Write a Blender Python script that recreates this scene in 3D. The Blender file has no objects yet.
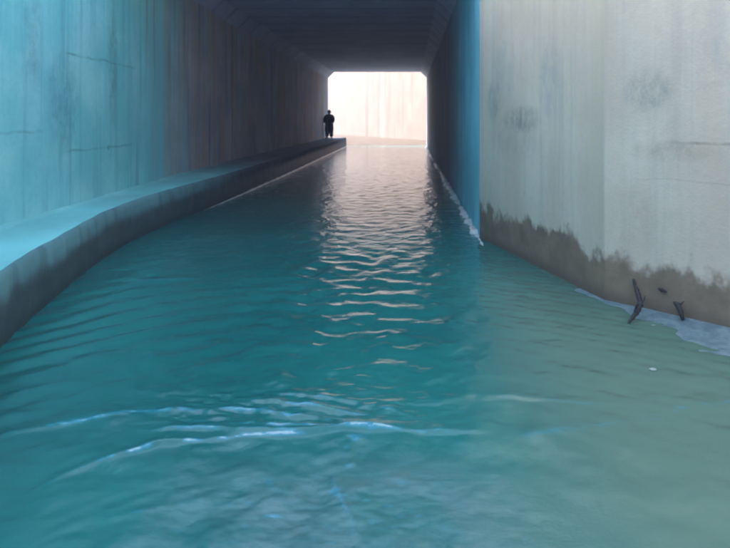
import bpy, bmesh, math, random
import numpy as np
random.seed(4); rng = np.random.RandomState(7)
S = bpy.context.scene; COL = S.collection; R = math.radians

# ------------------------------------------------------------------ helpers
def tag(o, label=None, cat=None, group=None, kind=None):
    if label: o['label'] = label
    if cat: o['category'] = cat
    if group: o['group'] = group
    if kind: o['kind'] = kind
    return o
def link(name, me, mat=None, parent=None):
    o = bpy.data.objects.new(name, me); COL.objects.link(o)
    if mat is not None: me.materials.append(mat)
    if parent is not None: o.parent = parent
    return o
def empty(name, loc):
    o = bpy.data.objects.new(name, None); o.location = loc; COL.objects.link(o); return o
def child(name, me, mat, root):            # mesh in world coordinates -> child of an empty
    o = link(name, me, mat, root); o.matrix_parent_inverse.identity()
    o.location = (-root.location[0], -root.location[1], -root.location[2]); return o
def from_pydata(name, v, f):
    me = bpy.data.meshes.new(name); me.from_pydata(v, [], f); me.update(); return me
def prism(name, poly, z0, z1):
    n = len(poly); z0s = z0 if hasattr(z0, '__len__') else [z0]*n; z1s = z1 if hasattr(z1, '__len__') else [z1]*n
    v = [(p[0], p[1], z) for p, z in zip(poly, z0s)] + [(p[0], p[1], z) for p, z in zip(poly, z1s)]
    f = [list(range(n))[::-1], list(range(n, 2*n))] + [[i, (i+1) % n, n+(i+1) % n, n+i] for i in range(n)]
    me = from_pydata(name, v, f)
    bm = bmesh.new(); bm.from_mesh(me); bmesh.ops.recalc_face_normals(bm, faces=bm.faces); bm.to_mesh(me); bm.free()
    return me
def bevel(o, w=0.02, seg=2):
    m = o.modifiers.new('bevel', 'BEVEL'); m.width = w; m.segments = seg; m.limit_method = 'ANGLE'; return o

# ------------------------------------------------------------------ node helpers
class G:
    def __init__(s, name):
        s.m = bpy.data.materials.new(name); s.m.use_nodes = True
        s.t = s.m.node_tree; s.n = s.t.nodes; s.l = s.t.links
        s.b = s.n['Principled BSDF']; s.p = s.n.new('ShaderNodeNewGeometry').outputs['Position']
        s.sx = None
    def put(s, sock, v):
        if hasattr(v, 'is_linked') or isinstance(v, bpy.types.NodeSocket): s.l.new(v, sock)
        else: sock.default_value = v
    def math(s, op, a, b=0.0, c=None, clamp=False):
        n = s.n.new('ShaderNodeMath'); n.operation = op; n.use_clamp = clamp
        s.put(n.inputs[0], a); s.put(n.inputs[1], b)
        if c is not None: s.put(n.inputs[2], c)
        return n.outputs[0]
    def xyz(s):
        if s.sx is None: s.sx = s.n.new('ShaderNodeSeparateXYZ'); s.l.new(s.p, s.sx.inputs[0])
        return s.sx.outputs
    def noise(s, scale, sc=(1, 1, 1), detail=4, rough=0.55, off=(0, 0, 0), dist=0.0):
        mp = s.n.new('ShaderNodeMapping'); mp.inputs['Scale'].default_value = sc; mp.inputs['Location'].default_value = off
        s.l.new(s.p, mp.inputs[0])
        n = s.n.new('ShaderNodeTexNoise'); n.inputs['Scale'].default_value = scale; n.inputs['Detail'].default_value = detail
        n.inputs['Roughness'].default_value = rough; n.inputs['Distortion'].default_value = dist
        s.l.new(mp.outputs[0], n.inputs['Vector']); return n.outputs[0]
    def rng(s, v, a, b, c=0.0, d=1.0, smooth=True):
        n = s.n.new('ShaderNodeMapRange'); n.interpolation_type = 'SMOOTHSTEP' if smooth else 'LINEAR'
        s.put(n.inputs['Value'], v)
        for k, x in zip(('From Min', 'From Max', 'To Min', 'To Max'), (a, b, c, d)): n.inputs[k].default_value = x
        return n.outputs[0]
    def mix(s, f, a, b, mode='MIX'):
        n = s.n.new('ShaderNodeMix'); n.data_type = 'RGBA'; n.blend_type = mode
        s.put(n.inputs[0], f)
        for i, v in ((6, a), (7, b)):
            if isinstance(v, tuple): v = (*v[:3], 1)
            s.put(n.inputs[i], v)
        return n.outputs[2]
    def blob(s, c, r):      # soft ellipsoid mask round a point of the wall
        x, y, z = s.xyz(); acc = None
        for v, cc, rr in ((x, c[0], r[0]), (y, c[1], r[1]), (z, c[2], r[2])):
            d = s.math('POWER', s.math('ABSOLUTE', s.math('MULTIPLY', s.math('SUBTRACT', v, cc), 1/rr)), 2.0)
            acc = d if acc is None else s.math('ADD', acc, d)
        return s.rng(acc, 0.0, 1.3, 1, 0)
    def bump(s, h, strength, dist=0.02):
        n = s.n.new('ShaderNodeBump'); n.inputs['Strength'].default_value = strength; n.inputs['Distance'].default_value = dist
        s.l.new(h, n.inputs['Height']); s.l.new(n.outputs[0], s.b.inputs['Normal'])

def concrete(name, base, dark, light, streak=0.5, wet=None, wetcol=(0.07, 0.065, 0.055), marks=(), lines=(), joints=(),
             brown=None, seed=0, streak_scale=5.0, fade=None, bumps=.4):
    g = G(name); x, y, z = g.xyz()
    blot = g.noise(0.9, detail=6, off=(seed, 0, 0)); fine = g.noise(14, detail=6, rough=0.65)
    st = g.noise(streak_scale, (1, 1, 0.05), detail=5, rough=0.6, off=(seed, 3, 0), dist=0.1)
    st2 = g.noise(streak_scale*4, (1, 1, 0.03), detail=3, off=(0, seed, 0))
    c = g.mix(g.rng(blot, 0.35, 0.68), base, light)
    c = g.mix(g.math('MULTIPLY', g.rng(st, 0.48, 0.68), streak), c, dark)
    c = g.mix(g.math('MULTIPLY', g.rng(st2, 0.52, 0.72), streak*0.55), c, light)
    if brown: c = g.mix(g.math('MULTIPLY', g.rng(g.noise(2.2, (1, 1, .12), off=(7, 1, seed)), 0.42, 0.66), brown[1]), c, brown[0])
    c = g.mix(g.math('MULTIPLY', g.rng(fine, 0.4, 0.75), 0.22), c, dark)
    for cen, rad, amt, col in marks:
        m = g.math('MULTIPLY', g.math('MULTIPLY', g.blob(cen, rad), g.rng(g.noise(7, (1, 1, .6), off=(seed, 9, 2), detail=7, rough=.75), 0.30, 0.72)), amt)
        c = g.mix(m, c, col)
    wob = g.math('MULTIPLY', g.math('SUBTRACT', g.noise(2.5, detail=5), 0.5), 0.10)
    for z0, w, y0, y1, amt in lines:          # lift joints and cracks running along the wall
        m = g.rng(g.math('ABSOLUTE', g.math('SUBTRACT', g.math('ADD', z, wob), z0)), 0.0, w, 1, 0)
        m = g.math('MULTIPLY', m, g.math('MULTIPLY', g.rng(y, y0-.15, y0+.15), g.rng(y, y1-.15, y1+.15, 1, 0)))
        m = g.math('MULTIPLY', m, g.rng(g.noise(3, off=(3, 3, 1)), 0.35, 0.6, 0.15, amt))
        c = g.mix(m, c, tuple(k*0.25 for k in dark))
    for y0, w, amt, col in joints:            # vertical joints
        m = g.rng(g.math('ABSOLUTE', g.math('SUBTRACT', g.math('ADD', y, g.math('MULTIPLY', wob, .25)), y0)), w*.2, w, 1, 0)
        m = g.math('MULTIPLY', m, g.rng(g.noise(4, (1, 1, .5)), 0.3, 0.6, 0.25, amt))
        c = g.mix(m, c, col)
    if fade:                                   # daylight tint painted into the colour, thinning out into the tunnel
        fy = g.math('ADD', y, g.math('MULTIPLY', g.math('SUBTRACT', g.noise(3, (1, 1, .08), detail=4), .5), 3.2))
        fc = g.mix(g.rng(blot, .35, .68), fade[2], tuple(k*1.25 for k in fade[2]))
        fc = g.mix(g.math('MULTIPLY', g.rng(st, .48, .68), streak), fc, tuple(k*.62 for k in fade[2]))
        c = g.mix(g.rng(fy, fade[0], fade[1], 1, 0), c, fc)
    rough = 0.85
    if wet:
        zz, amp = wet
        edge = g.math('ADD', g.math('MULTIPLY', g.math('SUBTRACT', g.noise(2.4, (1, 1, 0.8), detail=4, rough=.62, off=(1, 2, 5)), 0.5), amp),
                      g.math('MULTIPLY', g.math('SUBTRACT', g.noise(11, (1, 1, .7), detail=3), .5), amp*.22))
        m = g.rng(g.math('ADD', z, edge), zz-0.09, zz+0.07, 1, 0)
        wc = g.mix(g.rng(g.noise(3.5, detail=6), .35, .7), wetcol, tuple(k*1.7 for k in wetcol))
        wc = g.mix(g.rng(z, 0.02, 0.16, 1, 0), wc, tuple(k*.75 for k in wetcol))
        c = g.mix(g.math('MULTIPLY', m, .92), c, wc); rough = g.math('MULTIPLY_ADD', m, -0.3, 0.85)
    g.l.new(c, g.b.inputs['Base Color']); g.put(g.b.inputs['Roughness'], rough)
    hgt = g.math('ADD', g.math('ADD', g.math('MULTIPLY', fine, .6), g.math('MULTIPLY', st2, .6)), g.math('MULTIPLY', g.noise(45, detail=3), .4))
    g.bump(hgt, bumps, 0.02); return g.m

# ------------------------------------------------------------------ materials
M = {}
M['left'] = concrete('turquoise skylight-tinted concrete', (.16, .55, .59), (.09, .36, .42), (.28, .66, .67), .65, seed=2,  # blue of the skylight put into the base colour
    lines=[(2.55, .030, 7.6, 9.95, .45), (1.28, .028, 7.7, 9.9, .4), (1.55, .03, 6.0, 7.1, .3)],
    marks=[((-4.35, 7.6, 1.9), (.6, .45, .7), .55, (.05, .16, .22)), ((-4.3, 6.9, 2.6), (.6, .25, .8), .5, (.06, .18, .24)),
           ((-4.4, 9.1, 2.6), (.6, .22, 1.2), .6, (.07, .17, .18)), ((-4.4, 8.95, 1.28), (.3, .05, .05), 1.0, (.01, .03, .04))],
    )
M['tun_l'] = concrete('stained tunnel concrete', (.30, .33, .42), (.14, .15, .20), (.50, .48, .48), .75, seed=2, brown=((.44, .29, .20), .75), streak_scale=5.0, fade=(9.9, 13.6, (.16, .55, .59)),  # stained concrete, with portal daylight painted on as a turquoise fade
    joints=[(16.3, .04, .6, (.03, .03, .03)), (22.3, .04, .6, (.03, .03, .03)), (28.3, .04, .6, (.03, .03, .03))])
M['tun_r'] = concrete('tunnel concrete with painted daylight', (.26, .27, .33), (.14, .14, .18), (.34, .33, .38), .6, seed=8, fade=(10.5, 15.5, (.18, .54, .64)))  # blue daylight at the portal is painted by the fade
M['ceil'] = concrete('haze-tinted ceiling concrete', (.44, .43, .57), (.29, .29, .41), (.54, .53, .65), .35, seed=3, joints=[(y_, .10, .5, (.10, .10, .15)) for y_ in (12.1, 14.5, 15.6, 16.9, 18.1, 19.5, 21, 22.8, 25, 28)])  # colour lifted and blued to stand in for the haze veil
M['wing'] = concrete('weathered grey concrete', (.54, .47, .385), (.36, .35, .32), (.63, .56, .47), .42, seed=1, bumps=.2, brown=((.54, .43, .34), .55), wet=(.47, .85), wetcol=(.155, .105, .070),
    marks=[((1.35, 7.3, 1.7), (.6, .55, .17), .85, (.17, .18, .17)), ((1.1, 8.1, 1.95), (.4, .25, .3), .7, (.2, .22, .22)),
           ((2.05, 5.28, 1.95), (.3, .22, .2), .8, (.19, .2, .21)), ((1.5, 6.6, 2.1), (.4, .3, .5), .55, (.25, .30, .35)),
           ((1.2, 7.8, 2.3), (.5, .4, .5), .5, (.27, .33, .37)), ((2.5, 4.8, 2.3), (.5, .5, .45), .4, (.3, .33, .36)),
           ((1.3, 7.5, 1.45), (.6, .7, .3), .5, (.28, .30, .28)), ((1.9, 5.4, .8), (.5, .35, .35), .5, (.42, .34, .25)), ((2.2, 5.1, 1.42), (.5, .4, .1), .6, (.30, .25, .18))],
    joints=[(5.74, .16, .55, (.50, .45, .34))],
    lines=[(1.50, .022, 3.9, 5.1, .6), (1.18, .012, 4.2, 5.3, .2), (.30, .012, 5.2, 6.9, .6)])
M['walk'] = concrete('worn walkway concrete', (.16, .16, .18), (.10, .11, .13), (.22, .22, .24), .0, seed=6, fade=(10.0, 18, (.21, .56, .54)))  # daylight near the mouth and shade beyond are painted into the colour
M['walk_face'] = concrete('damp kerb face concrete', (.07, .07, .09), (.04, .04, .06), (.11, .11, .13), .6, seed=9, fade=(9.0, 15, (.10, .25, .27)), wet=(.38, .22), wetcol=(.03, .05, .055))  # kerb face darkens inward too, tunnel shade put into its colour
M['far'] = concrete('sunlit cream concrete', (.128, .102, .088), (.088, .068, .058), (.150, .123, .108), .85, seed=4, streak_scale=2.2,
    marks=[((.0, 47.2, 2.2), (.25, .35, 1.1), 1.0, (.18, .15, .12))], joints=[(50.5, .12, .5, (.4, .33, .25))])

def simple(name, c1, c2, scale=3, rough=.9, bump=.4, detail=6):
    g = G(name); n = g.noise(scale, detail=detail, rough=.62)
    g.l.new(g.mix(g.rng(n, .35, .68), c1, c2), g.b.inputs['Base Color']); g.b.inputs['Roughness'].default_value = rough
    g.bump(g.noise(scale*6, detail=4), bump); return g.m
M['dirt'] = simple('dry sandy dirt', (.11, .078, .055), (.155, .118, .09), 1.2)
M['grass'] = simple('rough bank grass', (.05, .08, .025), (.13, .13, .06), .8)
M['bed'] = simple('silty underpass floor', (.08, .10, .09), (.14, .15, .13), 2)
M['apron'] = simple('wet apron with painted sky', (.10, .17, .20), (.20, .29, .32), 9, rough=.35, bump=.5)  # sky reflection painted in as a bluish base colour
M['coat'] = simple('dark maroon cloth', (.030, .018, .022), (.055, .03, .035), 20, .9)
M['trouser'] = simple('dark teal cloth', (.015, .028, .034), (.03, .045, .05), 20, .9)
M['skin'] = simple('brown skin', (.16, .08, .05), (.20, .10, .07), 20, .6)
M['hair'] = simple('black hair', (.01, .01, .01), (.02, .018, .018), 40, .6)
M['bark'] = simple('wet black bark', (.012, .014, .02), (.035, .03, .03), 30, .55)

# ------------------------------------------------------------------ world & light
w = bpy.data.worlds.new('World'); S.world = w; w.use_nodes = True
SUN_AZ, SUN_EL = (-1.0, 0.12), 28
bg = w.node_tree.nodes['Background']; sky = w.node_tree.nodes.new('ShaderNodeTexSky'); sky.sky_type = 'NISHITA'
sky.sun_disc = False; sky.sun_elevation = R(SUN_EL); sky.sun_rotation = math.atan2(SUN_AZ[0], SUN_AZ[1])
sky.dust_density = 3.0; sky.air_density = 1.0; sky.ozone_density = 1.0
w.node_tree.links.new(sky.outputs[0], bg.inputs[0]); bg.inputs[1].default_value = 0.15
sd = bpy.data.lights.new('sun', 'SUN'); sd.energy = 3.5; sd.angle = R(.5); sd.color = (1, .94, .92)
so = bpy.data.objects.new('sun', sd); COL.objects.link(so)
from mathutils import Vector, noise as mnoise
n_ = math.hypot(*SUN_AZ); sv = Vector((SUN_AZ[0]/n_*math.cos(R(SUN_EL)), SUN_AZ[1]/n_*math.cos(R(SUN_EL)), math.sin(R(SUN_EL))))
so.rotation_euler = sv.to_track_quat('Z', 'Y').to_euler()

# ------------------------------------------------------------------ camera
cd = bpy.data.cameras.new('camera'); cam = bpy.data.objects.new('camera', cd); COL.objects.link(cam); S.camera = cam
cam.location = (0, 0, 1.70); cam.rotation_euler = (R(90), 0, 0)
cd.sensor_width = 36; cd.lens = 600/730*36; cd.shift_x = (365-410)/730; cd.shift_y = -(274-119)/730
cd.clip_start = .05; cd.clip_end = 2000
cd.dof.use_dof = True; cd.dof.focus_distance = 6.0; cd.dof.aperture_fstop = 2.4

# ------------------------------------------------------------------ setting
ground = link('ground', from_pydata('ground', [(-600, -600, -.36), (600, -600, -.36), (600, 600, -.36), (-600, 600, -.36)], [(0, 1, 2, 3)]), M['bed'])
tag(ground, kind='structure')
def grid_sheet(name, xs, ys, zf, mat):
    v = [(x, y, zf(x, y)) for y in ys for x in xs]; n = len(xs)
    f = [(j*n+i, j*n+i+1, (j+1)*n+i+1, (j+1)*n+i) for j in range(len(ys)-1) for i in range(n-1)]
    me = from_pydata(name, v, f); me.polygons.foreach_set('use_smooth', [True]*len(f)); return tag(link(name, me, mat), kind='structure')
def ramp(x, y):
    t = max(0, y-38.2 - 0.7*mnoise.noise(Vector((x*.7, 3.3, 0))))
    return -.04 + min(t, 1.5)*.03 + t*.012 + .02*mnoise.noise(Vector((x*.9, y*.9, 0))) + max(0, -x-8)*.02
grid_sheet('dirt_road', [-40+.5*i for i in range(101)], [36.9+.4*j for j in range(140)], ramp, M['dirt'])

def bank(name, poly, z1, mat='grass'): return tag(link(name, prism(name, poly, -.3, z1), M[mat]), kind='structure')
bank('embankment', [(-90, -60), (-5.2, -60), (-4.93, 10.3), (-90, 10.3)], [8, 7.1, 7.1, 8])  # unseen left bank, raised with the wall to block the sun
bank('embankment', [(-90, 10.32), (-5.22, 10.32), (-5.52, 36.0), (-90, 36.0)], [12, 5.0, 4.8, 5.2])
bank('embankment', [(1.53, 9.2), (90, 9.2), (90, 36.4), (1.53, 36.4)], 5.0)
bank('embankment', [(1.6, 9.1), (2.4, 6.0), (3.15, 5.2), (6.5, 2.2), (7.2, -40), (90, -40), (90, 9.1)], 4.9)

# tunnel
tun = tag(empty('road_tunnel', (-2, 22, 0)), 'long dark concrete box underpass open at both ends over floodwater', 'tunnel')
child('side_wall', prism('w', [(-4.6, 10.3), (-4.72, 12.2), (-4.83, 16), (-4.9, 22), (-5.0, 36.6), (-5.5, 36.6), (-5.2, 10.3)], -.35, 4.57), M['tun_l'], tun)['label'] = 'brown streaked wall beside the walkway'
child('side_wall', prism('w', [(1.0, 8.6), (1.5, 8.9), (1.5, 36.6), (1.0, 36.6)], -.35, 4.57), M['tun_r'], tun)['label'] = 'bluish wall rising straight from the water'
child('ceiling', prism('c', [(-5.2, 8.6), (1.5, 8.92), (1.5, 36.6), (-5.5, 36.6)], 4.573, 5.3), M['ceil'], tun)
child('haunch', prism('h', [(0, 0)]*3, 0, 1), M['ceil'], tun)
def haunch(me, x0a, x0b, ya, yb, s):
    a = .36
    v = []
    for x0, y in ((x0a, ya), (x0b, yb)):
        v += [(x0-s*.003, y, 4.57), (x0-s*.003, y, 4.57-a), (x0+s*a, y, 4.57)]
    me2 = from_pydata('haunch', v, [(0, 1, 2), (5, 4, 3), (0, 3, 4, 1), (1, 4, 5, 2), (2, 5, 3, 0)])
    bm = bmesh.new(); bm.from_mesh(me2); bmesh.ops.recalc_face_normals(bm, faces=bm.faces); bm.to_mesh(me2); bm.free(); return me2
hs = [o for o in tun.children if o.name.startswith('haunch')][0]; hs.data = haunch(None, -4.84, -5.0, 10.32, 36.59, 1); hs.data.materials.append(M['ceil'])
child('haunch', haunch(None, 1.0, 1.0, 8.75, 36.59, -1), M['ceil'], tun)

# left retaining wall
rw = [(-4.0, -14), (-4.22, 3.5), (-4.3, 6.3), (-4.42, 8.0), (-4.6, 10.3), (-5.2, 10.3), (-4.95, 8.0), (-4.85, 6.3), (-4.7, 3.5), (-4.5, -14)]  # top carried up out of view to keep sun off the wing wall
o = tag(link('retaining_wall', prism('retaining_wall', rw, -.35, 7.3), M['left']),
        'tall pale turquoise streaked concrete wall behind the raised walkway', 'wall')

# right wing wall
wing = tag(empty('wing_wall', (1.8, 5.7, 0)), 'pale grey flared concrete wall with dark jagged damp stain above the water', 'wall')
child('wall_panel', prism('p', [(.998, 8.597), (1.82, 5.605), (2.35, 5.9), (1.55, 8.85)], -.35, 5.25), M['wing'], wing)
child('wall_panel', prism('p', [(1.82, 5.605), (2.57, 4.80), (5.2, 2.2), (6.2, -30), (6.7, -30), (5.7, 2.4), (3.0, 5.2), (2.35, 5.9)], -.35, 5.25), M['wing'], wing)

# walkway along the left wall
edge = [(-2.0, -6), (-1.9, 1.2), (-2.1, 2.3), (-2.5, 3.2), (-2.95, 4.25), (-3.2, 5.05), (-3.5, 6.3), (-3.7, 7.2), (-3.84, 8.2), (-3.89, 9.4), (-3.84, 11), (-3.8, 13.5), (-3.82, 20), (-3.9, 30), (-3.98, 37.6)]
def smooth_line(pts, n):
    out = []
    for i in range(len(pts)-1):
        p0 = pts[max(0, i-1)]; p1 = pts[i]; p2 = pts[i+1]; p3 = pts[min(len(pts)-1, i+2)]
        L = math.dist(p1, p2); k = max(2, int(L/n))
        for j in range(k):
            t = j/k
            out.append(tuple(.5*((2*b)+(c-a)*t+(2*a-5*b+4*c-d)*t*t+(-a+3*b-3*c+d)*t**3) for a, b, c, d in zip(p0, p1, p2, p3)))
    out.append(pts[-1]); return out
el = smooth_line(edge, .08)
def wall_x(y): return float(np.interp(y, [-14, 3.5, 6.3, 8, 10.3, 12.2, 16, 22, 36.6, 40], [-4.0, -4.22, -4.3, -4.42, -4.6, -4.72, -4.83, -4.9, -5.0, -5.0]))-.0
HW = .555
prof = [(-.012, -.35), (-.012, .0), (0, .12), (0.0, .30), (-.008, .46), (-.014, HW-.03), (-.045, HW)]     # kerb face, chipped edge
v = []; f = []; nP = len(prof)
for i, (x, y) in enumerate(el):
    for k, (dx, z) in enumerate(prof):
        q = mnoise.noise(Vector((x*2.4, y*2.4, z*3)))*.018 + mnoise.noise(Vector((x*7, y*7, z*8)))*.007 + (mnoise.noise(Vector((x*19, y*19, z*16)))*.012 if k in (4, 5) else 0)
        if k == 0: q = 0
        v.append((x+dx+q, y, z + (mnoise.noise(Vector((y*4, k, 0)))*.022 if k in (4, 5) else 0)))
for i in range(len(el)-1):
    for k in range(nP-1):
        a = i*nP+k; f.append((a, a+nP, a+nP+1, a+1))
e0 = (len(el)-1)*nP
f.append([e0+k for k in range(nP)] + [len(v)])
v.append((el[-1][0]-1.2, el[-1][1], HW)); v.append((el[-1][0]-1.2, el[-1][1], -.35)); f[-1].append(len(v)-1)
kf = from_pydata('kerb', v, f); kf.polygons.foreach_set('use_smooth', [True]*len(f))
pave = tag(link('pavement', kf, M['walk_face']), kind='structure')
NX = 14; v = []; f = []
for i, (x, y) in enumerate(el):
    x0 = wall_x(y)+.003; x1 = v and 0 or 0
    ex = x-.045 + mnoise.noise(Vector((x*2.4, y*2.4, HW*3)))*.018 + mnoise.noise(Vector((x*7, y*7, HW*8)))*.007
    for k in range(NX+1):
        t = k/NX; xx = x0+(ex-x0)*t
        v.append((xx, y, HW + (0 if k in (NX,) else mnoise.noise(Vector((xx*3, y*3, 1)))*.012) + (.03*(1-t*8) if t < .125 else 0)))
for i in range(len(el)-1):
    for k in range(NX):
        a = i*(NX+1)+k; f.append((a, a+1, a+NX+2, a+NX+1))
top = from_pydata('walk_top', v, f); top.polygons.foreach_set('use_smooth', [True]*len(f))
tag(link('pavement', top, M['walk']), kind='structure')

# wet apron at the foot of the wing wall, sky blue painted on
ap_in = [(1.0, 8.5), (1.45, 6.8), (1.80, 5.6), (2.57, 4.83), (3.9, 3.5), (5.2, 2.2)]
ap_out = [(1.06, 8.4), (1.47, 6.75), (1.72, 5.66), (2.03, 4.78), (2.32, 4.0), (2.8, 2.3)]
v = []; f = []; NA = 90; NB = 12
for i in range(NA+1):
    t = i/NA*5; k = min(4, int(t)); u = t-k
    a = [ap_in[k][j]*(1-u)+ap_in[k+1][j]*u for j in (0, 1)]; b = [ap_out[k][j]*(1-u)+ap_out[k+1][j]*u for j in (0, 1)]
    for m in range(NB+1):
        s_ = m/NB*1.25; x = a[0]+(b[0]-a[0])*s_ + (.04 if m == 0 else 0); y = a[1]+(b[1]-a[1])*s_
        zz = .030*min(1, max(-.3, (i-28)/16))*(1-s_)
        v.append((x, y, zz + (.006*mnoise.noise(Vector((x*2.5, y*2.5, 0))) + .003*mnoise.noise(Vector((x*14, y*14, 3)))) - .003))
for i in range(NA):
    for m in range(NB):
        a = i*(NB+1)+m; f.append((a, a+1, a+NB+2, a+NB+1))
me = from_pydata('apron_strip', v, f); me.polygons.foreach_set('use_smooth', [True]*len(f)); tag(link('wet_apron', me, M['apron']), kind='structure')

# far wall
fw = tag(link('boundary_wall', prism('fw', [(-17.34, 72.2), (4.27, 41.0), (4.9, 41.4), (-16.8, 72.8)], -.3, 8.0), M['far']),
         'sunlit cream concrete wall seen through the far end of the underpass', 'wall')

# ------------------------------------------------------------------ water
def crest_y(px, pts): return np.interp(px, [p[0] for p in pts], [p[1] for p in pts])
ys = [0.3]
while ys[-1] < 40.5:
    y = ys[-1]; ys.append(y + max(.011, min(.09, y*y/1020*.9)) if y > 1.5 else y+.05)
ys = np.array(ys)
xs = np.concatenate([np.linspace(-7, -4.3, 12)[:-1], np.linspace(-4.3, 3.4, 560), np.linspace(3.4, 6.3, 14)[1:]])
X, Y = np.meshgrid(xs, ys)
H = np.zeros_like(X)
def vnoise(X, Y, sx, sy, seed):
    r = np.random.RandomState(seed); gx = X*sx+500; gy = Y*sy+500
    T = r.rand(256, 256); ix = np.floor(gx).astype(int); iy = np.floor(gy).astype(int); fx = gx-ix; fy = gy-iy
    fx = fx*fx*(3-2*fx); fy = fy*fy*(3-2*fy); g = lambda a, b: T[a % 256, b % 256]
    return (g(ix, iy)*(1-fx)+g(ix+1, iy)*fx)*(1-fy)+(g(ix, iy+1)*(1-fx)+g(ix+1, iy+1)*fx)*fy - .5
# amplitude map: calmer at the left and right, livelier in the middle
act = .45 + .75*np.exp(-((X+.55-.0*Y)/1.0)**2)
act = act*(1+.9*vnoise(X, Y, .9, .55, 3))
for k in range(90):
    L = math.exp(rng.uniform(math.log(.08), math.log(.50))); th = rng.normal(0, .95); ph = rng.uniform(0, 6.28)
    kx = math.sin(th)*6.283/L; ky = math.cos(th)*6.283/L; sl = .0165*(L/.3)**.1
    amp = sl*L/6.283
    res = np.clip((L - 2.2*np.gradient(ys)[:, None])/L, 0, 1)
    warp = .75*vnoise(X, Y, 2.1, 1.7, 40+k % 7)
    H += act*amp*res*np.sin(kx*X+ky*Y+ph+warp*3)
chop = np.exp(-((Y-4.0)/.9)**2)*np.exp(-((X+.35)/.9)**2)
H += chop*(.0035*vnoise(X+.4*Y, Y, 11, 15, 201)+.0022*vnoise(X-.3*Y, Y, 21, 27, 202))
# arcs spreading from the left kerb
D = np.hypot(X+1.3, (Y-2.0)*.62); A = np.exp(-((D-2.1)/.85)**2)*(X < .6)/(1+np.exp((X+.6)*3))
H += A*.0065*np.sin(6.283*D/.21+5*vnoise(X, Y, 1, 1, 9))*(.6+.9*vnoise(X, Y, 1.1, 1.1, 10))
# ripples running in from the right wall
D2 = (X*.55+Y); A2 = 1/(1+np.exp(-(X-.5)*4))*np.exp(-((Y-5.2)/2.2)**2)
H += A2*.0012*np.sin(6.283*D2/.16+3*vnoise(X, Y, 1.5, 1.5, 19))
# bow wave crests
GLINT = np.zeros_like(X)  # mask for sky reflection and glints painted into the water colour
def crest(pts, h, wf, wb, seed, x0, x1, fall=.25):
    global H, GLINT
    cy = crest_y(X, pts) + .05*vnoise(X, Y*0, 3, 0, seed) + .022*vnoise(X, Y*0, 10, 0, seed+1)
    d = Y-cy; prof = np.where(d < 0, np.exp(-(d/wf)**2), np.exp(-(d/wb)**2))
    env = np.clip((X-x0)/fall, 0, 1)*np.clip((x1-X)/fall, 0, 1)
    H += h*prof*env*np.clip(.75+1.6*vnoise(X, Y*.3, 4.5, 2, seed+2), .1, 1.5)
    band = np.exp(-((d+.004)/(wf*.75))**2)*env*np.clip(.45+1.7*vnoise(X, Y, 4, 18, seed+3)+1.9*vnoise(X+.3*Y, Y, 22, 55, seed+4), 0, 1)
    GLINT = np.maximum(GLINT, band*min(1, h/.016))
P = lambda x, y: ((x-410)/600*1020/(y-119), 1020/(y-119))
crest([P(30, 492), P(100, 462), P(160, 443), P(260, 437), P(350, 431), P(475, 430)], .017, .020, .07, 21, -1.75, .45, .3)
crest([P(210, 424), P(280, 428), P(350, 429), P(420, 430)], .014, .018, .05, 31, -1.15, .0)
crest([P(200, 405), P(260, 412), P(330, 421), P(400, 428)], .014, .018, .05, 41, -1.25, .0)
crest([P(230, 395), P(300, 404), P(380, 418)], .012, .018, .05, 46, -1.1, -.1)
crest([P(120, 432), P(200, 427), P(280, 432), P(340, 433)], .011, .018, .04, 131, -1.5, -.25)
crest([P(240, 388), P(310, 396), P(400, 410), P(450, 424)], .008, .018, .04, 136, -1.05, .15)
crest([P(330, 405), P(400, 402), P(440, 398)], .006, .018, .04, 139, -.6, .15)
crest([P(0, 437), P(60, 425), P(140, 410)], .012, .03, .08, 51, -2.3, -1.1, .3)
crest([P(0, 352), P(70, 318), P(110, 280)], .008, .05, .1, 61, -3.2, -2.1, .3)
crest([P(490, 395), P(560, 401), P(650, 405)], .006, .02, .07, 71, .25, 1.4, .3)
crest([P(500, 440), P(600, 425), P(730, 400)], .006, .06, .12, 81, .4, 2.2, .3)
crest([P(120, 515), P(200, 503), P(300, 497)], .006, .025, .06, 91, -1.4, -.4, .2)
# choppy shallow patch nearest the camera
B = np.exp(-((X+.35)/.75)**2)*np.clip((3.02-Y)/.3, 0, 1)
H += B*(.0040*vnoise(X+.3*Y, Y, 14, 32, 101)+.0046*vnoise(X+.2*Y, Y, 27, 48, 102)+.0008*vnoise(X-.4*Y, Y, 6, 12, 103))
lx = np.interp(Y, [2.38, 2.6, 2.8], [-.178, -.215, -.215-.0]) ; lx = np.interp(Y, [P(365, 548)[1], P(345, 510)[1], P(333, 485)[1]], [P(365, 548)[0], P(345, 510)[0], P(333, 485)[0]])
ridge = np.exp(-((X-lx-.01*vnoise(X*0, Y, 9, 9, 5))/.012)**2)*(Y < 2.85)
H += .006*ridge
Bm = np.exp(-((X+.75)/.8)**2)*np.exp(-((Y-3.5)/.28)**2)
H += Bm*(.012*vnoise(X+.5*Y, Y, 10, 24, 104)+.008*vnoise(X, Y, 24, 50, 105))
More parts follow.
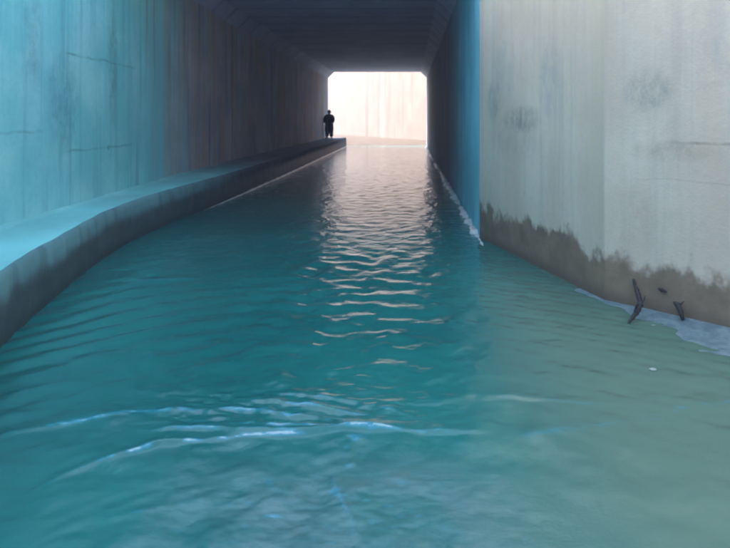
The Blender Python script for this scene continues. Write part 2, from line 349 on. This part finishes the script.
# little bump of backwash
tri = np.clip(1-np.abs(X+.30)/np.clip((Y-2.86)*.42, .004, 1), 0, 1)*((Y > 2.86) & (Y < 3.22)); H += .012*tri*(.6+vnoise(X, Y, 22, 22, 6))
GLINT = np.maximum(GLINT, tri*np.clip(.15+1.2*vnoise(X, Y, 24, 30, 7), 0, .6))
GLINT = np.maximum(GLINT, Bm*np.clip(1.9*vnoise(X+.5*Y, Y, 9, 26, 104)+.9*vnoise(X, Y, 22, 40, 106)-.42, 0, .9))
GLINT = np.maximum(GLINT, B*np.clip(2.2*vnoise(X+.3*Y, Y, 10, 30, 108)+.9*vnoise(X, Y, 26, 40, 109)-.62, 0, .9))
GLINT = np.maximum(GLINT, .5*ridge*np.clip(.4+2*vnoise(X, Y, 20, 9, 8), 0, 1))
nx = len(xs); ny = len(ys)
co = np.stack([X, Y, H], -1).reshape(-1, 3)
ii = (np.arange(ny-1)[:, None]*nx+np.arange(nx-1)[None]).reshape(-1)
fc = np.stack([ii, ii+1, ii+nx+1, ii+nx], -1)
me = bpy.data.meshes.new('water'); me.vertices.add(len(co)); me.vertices.foreach_set('co', co.ravel())
me.loops.add(fc.size); me.loops.foreach_set('vertex_index', fc.ravel().astype(np.int32))
me.polygons.add(len(fc)); me.polygons.foreach_set('loop_start', np.arange(0, fc.size, 4, dtype=np.int32))
me.update(calc_edges=True); me.validate(); at_ = me.attributes.new('sky_glint', 'FLOAT', 'POINT'); at_.data.foreach_set('value', GLINT.ravel().astype(np.float32)); me.polygons.foreach_set('use_smooth', np.ones(len(fc), bool))
g = G('turbid teal floodwater'); x, y, z = g.xyz()
deep = g.mix(g.rng(g.noise(.45, detail=2), .35, .65), (.009, .138, .130), (.014, .178, .162))
silt = g.mix(g.rng(g.noise(6, (1, 3.2, 1), detail=8, rough=.75), .30, .70), (.045, .16, .155), (.10, .215, .215))
sh = g.math('MULTIPLY', g.rng(y, 2.75, 3.15, 1, 0), g.math('MULTIPLY', g.rng(x, -1.35, -.6), g.rng(x, .1, .6, 1, .3)))
sh = g.math('MULTIPLY', sh, g.rng(g.noise(2.2, detail=5, rough=.6), .30, .6))
c = g.mix(g.math('MULTIPLY', sh, .85), deep, silt)
rt = g.math('MULTIPLY', g.rng(x, .1, 1.3), g.rng(y, 5.0, 8.5, 1, 0))
c = g.mix(g.math('MULTIPLY', rt, .75), c, (.11, .185, .135))  # pale reflection of the wing wall painted into the water
an = g.n.new('ShaderNodeAttribute'); an.attribute_name = 'sky_glint'  # drives the painted blue sky bands and pale glints on the crests
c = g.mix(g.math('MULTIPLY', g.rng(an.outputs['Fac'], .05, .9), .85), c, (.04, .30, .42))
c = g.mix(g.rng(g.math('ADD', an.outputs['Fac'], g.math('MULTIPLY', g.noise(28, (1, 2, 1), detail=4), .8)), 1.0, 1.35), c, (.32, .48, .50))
g.l.new(c, g.b.inputs['Base Color']); g.l.new(g.rng(y, 2.4, 3.6, .055, .02), g.b.inputs['Roughness']); g.b.inputs['IOR'].default_value = 1.6
b1 = g.noise(4.6, (1.15, 1, 1), detail=2, rough=.55, dist=.5); b2 = g.noise(13, (1, 1.5, 1), detail=3)
b3 = g.noise(48, (1, 1.7, 1), detail=4, rough=.7)
g.bump(g.math('ADD', g.math('MULTIPLY', b3, g.rng(y, 2.6, 4.5, .13, .04)), g.math('MULTIPLY', g.math('ADD', b1, g.math('MULTIPLY', b2, .25)), g.rng(y, 3.0, 11, .22, 1.25))), 1.0, .018)
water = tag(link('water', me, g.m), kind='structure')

# pale strips added for exit glints along the kerb foot and right tunnel wall
def foam(name, line, mat, r0, seed, gap):
    v = []; f = []; K = 7
    for i, (x, y, s) in enumerate(line):
        b = mnoise.noise(Vector((y*2.6, seed, 0)))*.9 + mnoise.noise(Vector((y*7, seed, 2)))*.6
        r = max(.0005, r0(y)*(.75+gap*b))
        for k in range(K):
            a = math.pi*.62*k/(K-1)
            v.append((x + s*r*math.cos(a)*1.3, y, -.008 + r*math.sin(a)*.9))
    for i in range(len(line)-1):
        for k in range(K-1):
            a = i*K+k; f.append((a, a+1, a+K+1, a+K))
    me = from_pydata(name, v, f); me.polygons.foreach_set('use_smooth', [True]*len(f))
    bm = bmesh.new(); bm.from_mesh(me); bmesh.ops.recalc_face_normals(bm, faces=bm.faces); bm.to_mesh(me); bm.free()
    return link(name, me, mat)
g = G('pale glint strip'); g.b.inputs['Base Color'].default_value = (.66, .66, .64, 1); g.b.inputs['Roughness'].default_value = .22
g.bump(g.noise(30), .6, .02); M['foam'] = g.m
ll = [(float(np.interp(yy, [p[1] for p in edge], [p[0] for p in edge]))+.005, yy, 1) for yy in np.arange(10.5, 37.4, .05)]
tag(foam('foam', ll, M['foam'], lambda y: .062*min(1, (y-10.3)/5), 3.3, .35), kind='stuff')
ll = [(.985, yy, -1) for yy in np.arange(7.9, 36.4, .04)]
tag(foam('foam', ll, M['foam'], lambda y: .062*min(1, max(0, (y-7.95)/.5)), 8.8, 1.5), kind='stuff')

# ------------------------------------------------------------------ twigs and leaves stuck at the wing wall
def tube(name, pts, radii, mat, parent=None, K=8):
    v = []; f = []
    if radii is None:
        n = len(pts); radii = [.005+.024*math.sin(math.pi*min(1, (i+.5)/n))**.7*(.8+.5*mnoise.noise(Vector((i*.55, 4, 1)))) for i in range(n)]
    for i, (p, r) in enumerate(zip(pts, radii)):
        a = Vector(pts[min(i+1, len(pts)-1)])-Vector(pts[max(i-1, 0)]); q = Vector((0, 0, 1)).rotation_difference(a.normalized() if a.z > 0 else -a.normalized())
        for k in range(K):
            t = 2*math.pi*k/K; rr = r*(1+.12*mnoise.noise(Vector((i*.9, k*.8, r*90))))
            v.append(tuple(Vector(p)+q @ Vector((rr*math.cos(t), rr*math.sin(t), 0))))
    for i in range(len(pts)-1):
        for k in range(K): f.append((i*K+k, i*K+(k+1) % K, (i+1)*K+(k+1) % K, (i+1)*K+k))
    f.append(list(range(K))[::-1]); f.append([len(v)-K+k for k in range(K)])
    me = from_pydata(name, v, f); me.polygons.foreach_set('use_smooth', [True]*len(f)); return me
def at(px, py, Y): return ((px-410)/600*Y, Y, 1.7-(py-119)/600*Y)
br = tag(empty('broken_branch', at(629, 323, 5.05)), 'crooked black wet branch leaning on the stained wall foot', 'branch')
pts = [at(628, 323.5, 5.0), at(633, 317, 5.05), at(638, 310, 5.11), at(640, 303, 5.17), at(638.5, 296, 5.24), at(636, 288, 5.31), at(633.5, 279, 5.375)]
child('stem', tube('stem', smooth_line(pts, .012), None, M['bark']), M['bark'], br)
child('twig', tube('twig', [at(639, 305, 5.15), at(644, 300, 5.16), at(645, 296, 5.18)], [.012, .008, .003], M['bark']), M['bark'], br)
child('twig', tube('twig', [at(640, 303, 5.17), at(636, 306, 5.12), at(634, 311, 5.03)], [.012, .008, .003], M['bark']), M['bark'], br)
b2_ = tag(empty('driftwood_stick', at(682, 318, 5.0)), 'short dark stick propped on the wall foot right of the crooked branch', 'stick')
child('stem', tube('stem', [at(683, 320, 4.99), at(681, 312, 5.02), at(678, 305, 5.06), at(674, 302, 5.10)], [.014, .022, .026, .010], M['bark']), M['bark'], b2_)
child('twig', tube('twig', [at(679, 306, 5.05), at(684, 301, 5.04)], [.010, .003], M['bark']), M['bark'], b2_)
lf = tube('leaf', [at(658, 288.5, 5.215), at(662, 290, 5.19), at(667, 292, 5.165)], [.004, .018, .005], M['bark'])
tag(link('stuck_leaf', lf, M['bark']), 'small dark curled leaf stuck on damp wall between the branch and the short stick', 'leaf')
fl = from_pydata('l', [], [])
M['scum'] = simple('pale scum', (.25, .36, .34), (.40, .46, .43), 30, .6)
def chip(px, py, s):
    x, y, _ = at(px, py, 1020/(py-119)); n = 9
    v = [(x+s*math.cos(6.283*k/n)*(1+.3*math.sin(k*2.3)), y+s*.8*math.sin(6.283*k/n), .004) for k in range(n)]
    v += [(x+.4*s*math.cos(6.283*k/n), y+.35*s*math.sin(6.283*k/n), .008+s*.15) for k in range(n)]
    f = [(k, (k+1) % n, n+(k+1) % n, n+k) for k in range(n)]+[list(range(n, 2*n))]
    me = from_pydata('foam_clot', v, f); me.polygons.foreach_set('use_smooth', [True]*len(f)); return me
tag(link('foam_clot', chip(653, 370, .026), M['scum']), 'small pale clot of foam floating near the right water edge', 'foam')

# ------------------------------------------------------------------ person on the walkway
def skin_mesh(name, verts, edges, rad, mat, root, sub=2):
    me = bpy.data.meshes.new(name); me.from_pydata(verts, edges, []); o = link(name, me, mat, root)
    o.modifiers.new('skin', 'SKIN').use_smooth_shade = True
    for i, r in enumerate(rad):
        r = r if isinstance(r, tuple) else (r, r); me.skin_vertices[0].data[i].radius = r
    me.skin_vertices[0].data[0].use_root = True
    sm = o.modifiers.new('sub', 'SUBSURF'); sm.levels = sm.render_levels = sub
    dg = bpy.context.evaluated_depsgraph_get(); ev = o.evaluated_get(dg); m2 = bpy.data.meshes.new_from_object(ev)
    o.modifiers.clear(); o.data = m2
    if not m2.materials: m2.materials.append(mat)
    m2.polygons.foreach_set('use_smooth', [True]*len(m2.polygons)); return o
per = tag(empty('person', (-4.66, 34.6, HW+.004)), 'person in dark clothes standing at the far end of the raised walkway', 'person')
V = [(0, 0, .86), (0, 0, 1.02), (0, .01, 1.18), (0, .01, 1.32), (0, 0, 1.41), (0, -.02, 1.46), (0, -.035, 1.54), (0, -.03, 1.60)]
Rr = [(.14, .10), (.13, .09), (.155, .10), (.15, .09), (.05, .05), (.06, .07), (.078, .09), (.05, .06)]
E = [(i, i+1) for i in range(7)]
for s in (-1, 1):
    b = len(V)
    V += [(s*.09, 0, .80), (s*.11, -.02, .45), (s*.12, .02, .09), (s*.13, -.12, .035)]; Rr += [.085, .058, .042, (.04, .03)]
    E += [(0, b), (b, b+1), (b+1, b+2), (b+2, b+3)]
    b = len(V)
    V += [(s*.18, .01, 1.31), (s*.23, .02, 1.08), (s*.21, -.12, .92), (s*.16, -.20, .91)]; Rr += [.055, .042, .03, (.035, .022)]
    E += [(3, b), (b, b+1), (b+1, b+2), (b+2, b+3)]
    for k in range(5):
        c0 = len(V); off = (k-2)*.018; ln = [.045, .075, .08, .075, .06][k]
        V += [(s*(.16-off*.6), -.20-.03, .91+off), (s*(.16-off*.6)-s*.01, -.20-.03-ln*.6, .90+off), (s*(.16-off*.6)-s*.03, -.20-.02-ln, .885+off)]
        Rr += [.009, .008, .006]; E += [(b+3, c0), (c0, c0+1), (c0+1, c0+2)]
per.scale = (1.06, 1.15, 1.0)
body = skin_mesh('body', V, E, Rr, M['skin'], per)
# clothes follow the same skeleton, a little fuller
Vc = [(0, 0, .30), (0, 0, .55), (0, 0, .86), (0, 0, 1.02), (0, .01, 1.18), (0, .01, 1.32), (0, 0, 1.44)]
Rc = [(.25, .2), (.27, .2), (.25, .17), (.22, .15), (.19, .135), (.175, .13), (.10, .09)]; Ec = [(i, i+1) for i in range(6)]
for s in (-1, 1):
    b = len(Vc); Vc += [(s*.20, .01, 1.30), (s*.235, .02, 1.08), (s*.215, -.10, .92)]; Rc += [.095, .08, .06]; Ec += [(5, b), (b, b+1), (b+1, b+2)]
skin_mesh('coat', Vc, Ec, Rc, M['coat'], per)
Vt = [(0, 0, .84)]; Rt = [(.15, .12)]; Et = []
for s in (-1, 1):
    b = len(Vt); Vt += [(s*.09, 0, .76), (s*.11, -.01, .45), (s*.12, .015, .10)]; Rt += [.125, .12, .115]; Et += [(0, b), (b, b+1), (b+1, b+2)]
skin_mesh('trousers', Vt, Et, Rt, M['trouser'], per)
hb = bmesh.new(); bmesh.ops.create_uvsphere(hb, u_segments=20, v_segments=14, radius=1)
for v_ in hb.verts:
    c_ = v_.co; k_ = 1+.05*mnoise.noise(c_*2.5)
    v_.co = Vector((c_.x*.098*k_, .01+c_.y*.112*k_+(.02 if c_.z < -.2 else 0), 1.555+c_.z*.125*k_))
hm_ = bpy.data.meshes.new('hair'); hb.to_mesh(hm_); hb.free(); hm_.polygons.foreach_set('use_smooth', [True]*len(hm_.polygons))
link('hair', hm_, M['hair'], per)
for s in (-1, 1):
    skin_mesh('shoe', [(s*.15, .05, .04), (s*.15, -.06, .04), (s*.16, -.17, .032)], [(0, 1), (1, 2)], [(.045, .04), (.05, .038), (.04, .028)], M['hair'], per)

# ------------------------------------------------------------------ haze
hz = link('haze', prism('haze', [(-95, -65), (95, -65), (95, 95), (-95, 95)], -1.36, 9.0), None)
hm = bpy.data.materials.new('damp haze'); hm.use_nodes = True; nt = hm.node_tree
nt.nodes.remove(nt.nodes['Principled BSDF']); pv = nt.nodes.new('ShaderNodeVolumePrincipled')
pv.inputs['Color'].default_value = (.88, .86, 1, 1); pv.inputs['Density'].default_value = .0062
nt.links.new(pv.outputs[0], nt.nodes['Material Output'].inputs['Volume']); hz.data.materials.append(hm); tag(hz, kind='stuff')

# ------------------------------------------------------------------ render settings
S.render.engine = 'CYCLES'; S.cycles.max_bounces = 10; S.cycles.diffuse_bounces = 6; S.cycles.use_denoising = True
S.cycles.sample_clamp_indirect = 6; S.cycles.filter_width = 2.0
S.view_settings.view_transform = 'Standard'; S.view_settings.look = 'None'; S.view_settings.gamma = 1; S.view_settings.use_curve_mapping = False
S.view_settings.exposure = 2.55
